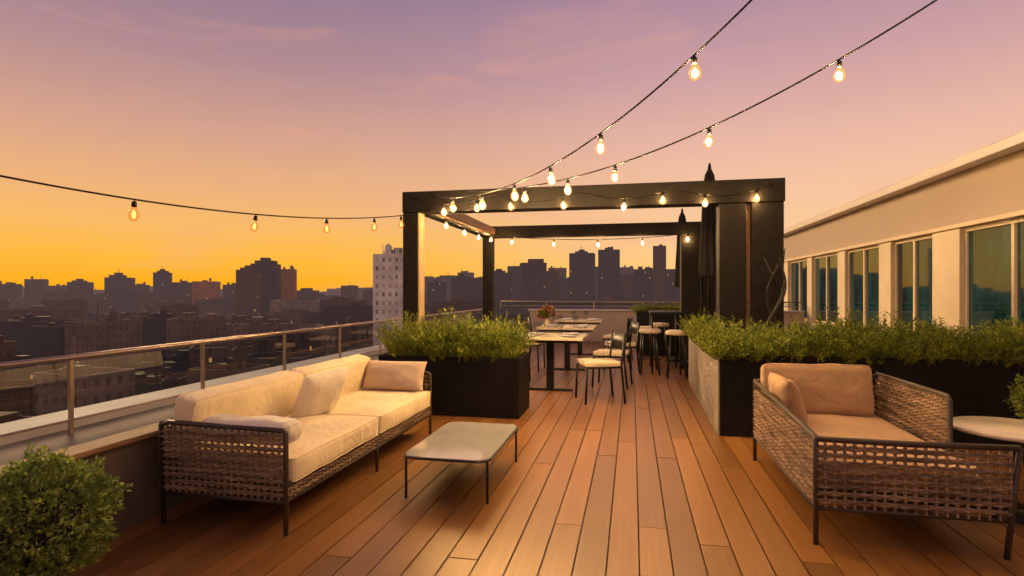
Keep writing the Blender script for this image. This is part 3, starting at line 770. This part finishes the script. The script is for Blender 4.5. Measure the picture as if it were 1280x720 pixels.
tr = thing("ornamental_tree", (1.47, 6.62, 0.72), "dark twisted bare ornamental branches in the planter", "tree", None)
m = MB()
for k in range(2):
    pts = []
    for i in range(26):
        t_ = i/25; a = k*2.6+t_*4.2; rr = 0.11*math.sin(math.pi*min(1, t_*1.05))+0.012
        pts.append((rr*math.cos(a)+0.08*t_, rr*math.sin(a)*.6, 1.05*t_))
    m.tube(pts, [0.034*(1-i/30) for i in range(26)], 7)
for k, (x0, z0_, x1, z1_) in enumerate(((.02, .5, .12, .78), (.05, .75, -.08, 1.05), (.06, .9, .13, 1.15))):
    m.tube([(x0, 0, z0_), ((x0+x1)/2+.02, .02, (z0_+z1_)/2-.03), (x1, 0, z1_)], [.016, .012, .004], 6)
m.obj("trunk", M_bark, tr, True)

# ------------------------------------------------------------------ string lights
def bulb_mesh():
    g = MB().lathe([(0.014, -0.055), (0.018, -0.07), (0.034, -0.095), (0.043, -0.125), (0.036, -0.155), (0.016, -0.172), (0.001, -0.176)], n=16)
    s_ = MB().tube([(0, 0, 0.0), (0, 0, -0.02)], 0.004, 6).lathe([(0.001, -.012), (0.014, -.014), (0.019, -.03), (.019, -.06), (.001, -.062)], n=14)
    fl = MB().lathe([(0.001, -.085), (.010, -.095), (.016, -.12), (.012, -.145), (.001, -.152)], n=12)
    return g, s_, fl
def mesh_of(mb, name, mat):
    me = bpy.data.meshes.new(name); me.from_pydata(mb.v, [], mb.f)
    for p in me.polygons: p.use_smooth = True
    me.materials.append(mat); return me
g_, s__, f_ = bulb_mesh(); ME_G = mesh_of(g_, "glass", M_bulb); ME_S = mesh_of(s__, "bulb", M_black); ME_F = mesh_of(f_, "filament", M_fil)
ME_G2 = mesh_of(g_, "glass", M_bulb2); ME_F2 = mesh_of(f_, "filament", M_fil2)
def lamp_(name, e, c):
    l = bpy.data.lights.new(name, "POINT"); l.energy = e; l.color = c; l.shadow_soft_size = 0.026; return l
LAMP = lamp_("bulb_light", 50, (1.0, 0.67, 0.33)); LAMP2 = lamp_("bulb_light_large", 170, (1.0, 0.70, 0.37)); LAMP3 = lamp_("bulb_light_dim", 5, (1.0, 0.60, 0.26))
LAMP3.shadow_soft_size = 0.012
def string(fn, t0, t1, bulbs, label, sc=1.0, lamp=LAMP, dim=False):
    p0 = Vector(fn(t0)); t = thing("string_light", p0, label, "string light", "festoon string lights")
    pts = [Vector(fn(t0+(t1-t0)*i/48))-p0 for i in range(49)]
    MB().tube(pts, 0.0070, 6).obj("wire", M_black, t, True)
    for b_ in bulbs:
        q = Vector(fn(b_))-p0
        o = bpy.data.objects.new("bulb", ME_S); coll.objects.link(o); o.parent = t; o.location = q; o.scale = (sc,)*3
        o.rotation_euler = (random.uniform(-.12, .12), random.uniform(-.12, .12), 0)
        for nme, me in (("glass", ME_G2 if dim else ME_G), ("filament", ME_F2 if dim else ME_F)):
            c = bpy.data.objects.new(nme, me); coll.objects.link(c); c.parent = o
        c = bpy.data.objects.new("bulb_light", lamp); coll.objects.link(c); c.parent = o; c.location = (0, 0, -0.12)
def para(a, b_, s_):
    a = Vector(a); b_ = Vector(b_)
    return lambda t: a+(b_-a)*t-Vector((0, 0, 4*s_*t*(1-t)))
fA = para((-4.0, 1.7, 2.20), (-2.84, 6.92, 2.38), 0.20)
string(fA, 0, 1, [0.12, 0.36, 0.565, 0.735, 0.885, 0.985], "black cable of dim clear bulbs strung along the railing side", 0.92, LAMP3, True)
fB = para((-2.5, 6.93, 2.62), (.72, 3.78, 3.2), 0.40)
string(fB, 0, 1.35, [0.13, 0.28, 0.42, 0.55, 0.70, 0.905, 1.15], "black cable of glowing bulbs rising from the pergola", 1.0, LAMP2)
fC = para((-2.0, 6.92, 2.66), (2.04, 4.46, 3.4), 0.34)
string(fC, 0, 1.35, [0.20, 0.33, 0.455, 0.66, 0.875, 1.12], "black cable of glowing bulbs crossing above the deck", 1.0, LAMP2)
def fD(t):
    x = -2.75+4.3*t; return Vector((x, 6.9, 2.60-0.10*abs(math.sin(t*math.pi*4))))
string(fD, 0, 1, [0.1, 0.2, 0.3, 0.45, 0.62, 0.72, 0.83, 0.96], "black cable of glowing bulbs draped along the pergola beam", 0.85)
fE = para((-2.66, 10.85, 2.5), (1.4, 10.85, 2.5), 0.12)
string(fE, 0, 1, [0.1, 0.3, 0.5, 0.7, 0.9], "black cable of glowing bulbs under the rear pergola beam", 0.85)
fF = para((-2.58, 7.25, 2.45), (-2.58, 10.85, 2.5), 0.05)
string(fF, 0, 1, [0.15, 0.4, 0.65, 0.9], "black cable of glowing bulbs along the pergola side beam", 0.8)

# ------------------------------------------------------------------ city
def building(px, py, w_, d_, zt, rot, col, label, grp, name="city_building", steps=0, rnd=random, zb=-32):
    m = MB(); h = zt-zb
    m.box(-w_/2, w_/2, -d_/2, d_/2, 0, h)
    if steps:
        a0, a1 = -w_*rnd.uniform(.2, .42), w_*rnd.uniform(.15, .42)
        m.box(a0, a1, -d_*.36, d_*.36, h, h+steps)
        if rnd.random() < .6: m.box(a0*.5, a1*.4, -d_*.2, d_*.2, h+steps, h+steps*1.7)
        if rnd.random() < .5: m.box(a0*.2, a0*.2+.5, 0, .5, h+steps, h+steps+rnd.uniform(4, 9))
    pt = 0.3
    m.box(-w_/2, w_/2, -d_/2, -d_/2+pt, h, h+1.0).box(-w_/2, w_/2, d_/2-pt, d_/2, h, h+1.0).box(-w_/2, -w_/2+pt, -d_/2+pt, d_/2-pt, h, h+1.0).box(w_/2-pt, w_/2, -d_/2+pt, d_/2-pt, h, h+1.0)
    if not steps:
        for k in range(rnd.randint(1, 6)):
            a = rnd.uniform(-w_*.4, w_*.25); b_ = rnd.uniform(-d_*.4, d_*.25); s_ = rnd.uniform(1.2, w_*.2+1); hh = rnd.uniform(1, 4.2)
            m.box(a, a+s_, b_, b_+s_*.8, h, h+hh)
        if rnd.random() < .35:
            a = rnd.uniform(-w_*.3, w_*.3); m.lathe([(1.3, h+1.5), (1.3, h+4.2), (0.05, h+5.2)], (a, 0, 0), 10)
            for q in (-.9, .9): m.box(a+q-.1, a+q+.1, -.9, -.7, h, h+1.6)
        if rnd.random() < .4:
            a = rnd.uniform(-w_*.3, w_*.3); m.box(a, a+.25, 0, .25, h, h+rnd.uniform(4, 8))
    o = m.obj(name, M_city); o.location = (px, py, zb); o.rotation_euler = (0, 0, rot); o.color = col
    meta(o, label, "building", grp); return o
def polar(bearing, D):
    rr = D/math.cos(R(bearing+11.77)); return rr*math.sin(R(bearing)), rr*math.cos(R(bearing))
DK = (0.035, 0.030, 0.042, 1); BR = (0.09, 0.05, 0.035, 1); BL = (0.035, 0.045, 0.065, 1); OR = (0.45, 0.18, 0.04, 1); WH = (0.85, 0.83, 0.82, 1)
def top(yp, D): return 1.4+(365-yp)*D/720
sky = [
 (-53.0, 720, 24, 356, DK, 0), (-51.3, 740, 20, 350, DK, 0), (-50, 800, 20, 358, BR, 0), (-48.6, 700, 22, 350, DK, 3), (-46.0, 680, 24, 343, BL, 4), (-44.6, 750, 18, 357, DK, 0),
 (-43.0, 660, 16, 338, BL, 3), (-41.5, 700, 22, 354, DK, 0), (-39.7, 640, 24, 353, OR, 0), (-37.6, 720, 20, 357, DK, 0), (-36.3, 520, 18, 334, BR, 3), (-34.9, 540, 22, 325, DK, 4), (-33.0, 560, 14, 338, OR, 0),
 (-31.3, 700, 22, 364, DK, 0), (-27.5, 750, 20, 358, BR, 0), (-25.6, 720, 16, 364, DK, 0), (-19.2, 620, 20, 354, DK, 0), (-16.7, 600, 20, 344, BL, 3), (-14.9, 660, 24, 350, DK, 0), (-13.0, 600, 24, 338, DK, 3), (-11.2, 700, 22, 334, BL, 0),
 (-9.6, 600, 26, 323, DK, 5), (-7.9, 620, 16, 340, BR, 0), (-6.4, 700, 22, 350, DK, 0), (-4.8, 600, 25, 314, BL, 3), (-2.2, 600, 22, 314, BL, 0), (-0.5, 660, 22, 345, BR, 0), (1.2, 620, 22, 338, DK, 0), (2.6, 600, 13, 309, BR, 0), (4.5, 600, 30, 338, DK, 0), (7, 600, 32, 344, DK, 0)]
for b_, D, w_, yt, col, stp in sky:
    x, y = polar(b_, D); building(x, y, w_, w_*.9, top(yt, D)-stp*1.2, R(random.uniform(-8, 8)-b_*.6), col, "tall dark city tower on the dusk skyline", "skyline towers", "city_tower", stp)
b_ = -20.0
while b_ < 8:
    D = random.uniform(760, 980); w_ = random.uniform(20, 34); x, y = polar(b_, D)
    building(x, y, w_, w_*.8, top(random.uniform(333, 352), D), R(random.uniform(-10, 10)), random.choice((DK, BL, BR)), "hazy mid-height city tower on the dusk skyline", "skyline towers", "city_tower", random.choice((0, 0, 3)))
    b_ += random.uniform(1.3, 2.2)
x, y = polar(-23.8, 210); building(x, y, 10.0, 9, top(322, 210), R(14), WH, "pale white apartment block with rows of windows", "city buildings", "apartment_block")
cnt = 0
for D, zlo, zhi, sz in ((75, -21, -13, 13), (110, -23, -13, 15), (155, -24, -12, 17), (210, -24, -10, 19), (280, -24, -8, 22), (370, -24, -6, 26), (480, -22, -2, 30), (640, -18, 1, 36), (860, -14, 5, 44), (1200, -8, 12, 60), (1700, 0, 20, 84)):
    b_ = -60.0+random.uniform(0, 3)
    while b_ < 12:
        w_ = sz*random.uniform(.6, 1.25); x, y = polar(b_, D*random.uniform(.9, 1.1))
        if not (x > -30 and y < 60):
            col = random.choice((BR, DK, BR, BL, DK, (0.08, 0.055, 0.045, 1), (0.15, 0.11, 0.10, 1), (0.26, 0.20, 0.17, 1), (0.09, .045, .035, 1)))
            building(x, y, w_, w_*random.uniform(.7, 1.1), random.uniform(zlo, zhi), R(random.uniform(-22, 22)+15), col, "low rise city building with cluttered flat roof", "city buildings"); cnt += 1
        b_ += math.degrees(w_*random.uniform(1.02, 1.35)*math.cos(R(b_+11.77))**2/D)
print("city", cnt)
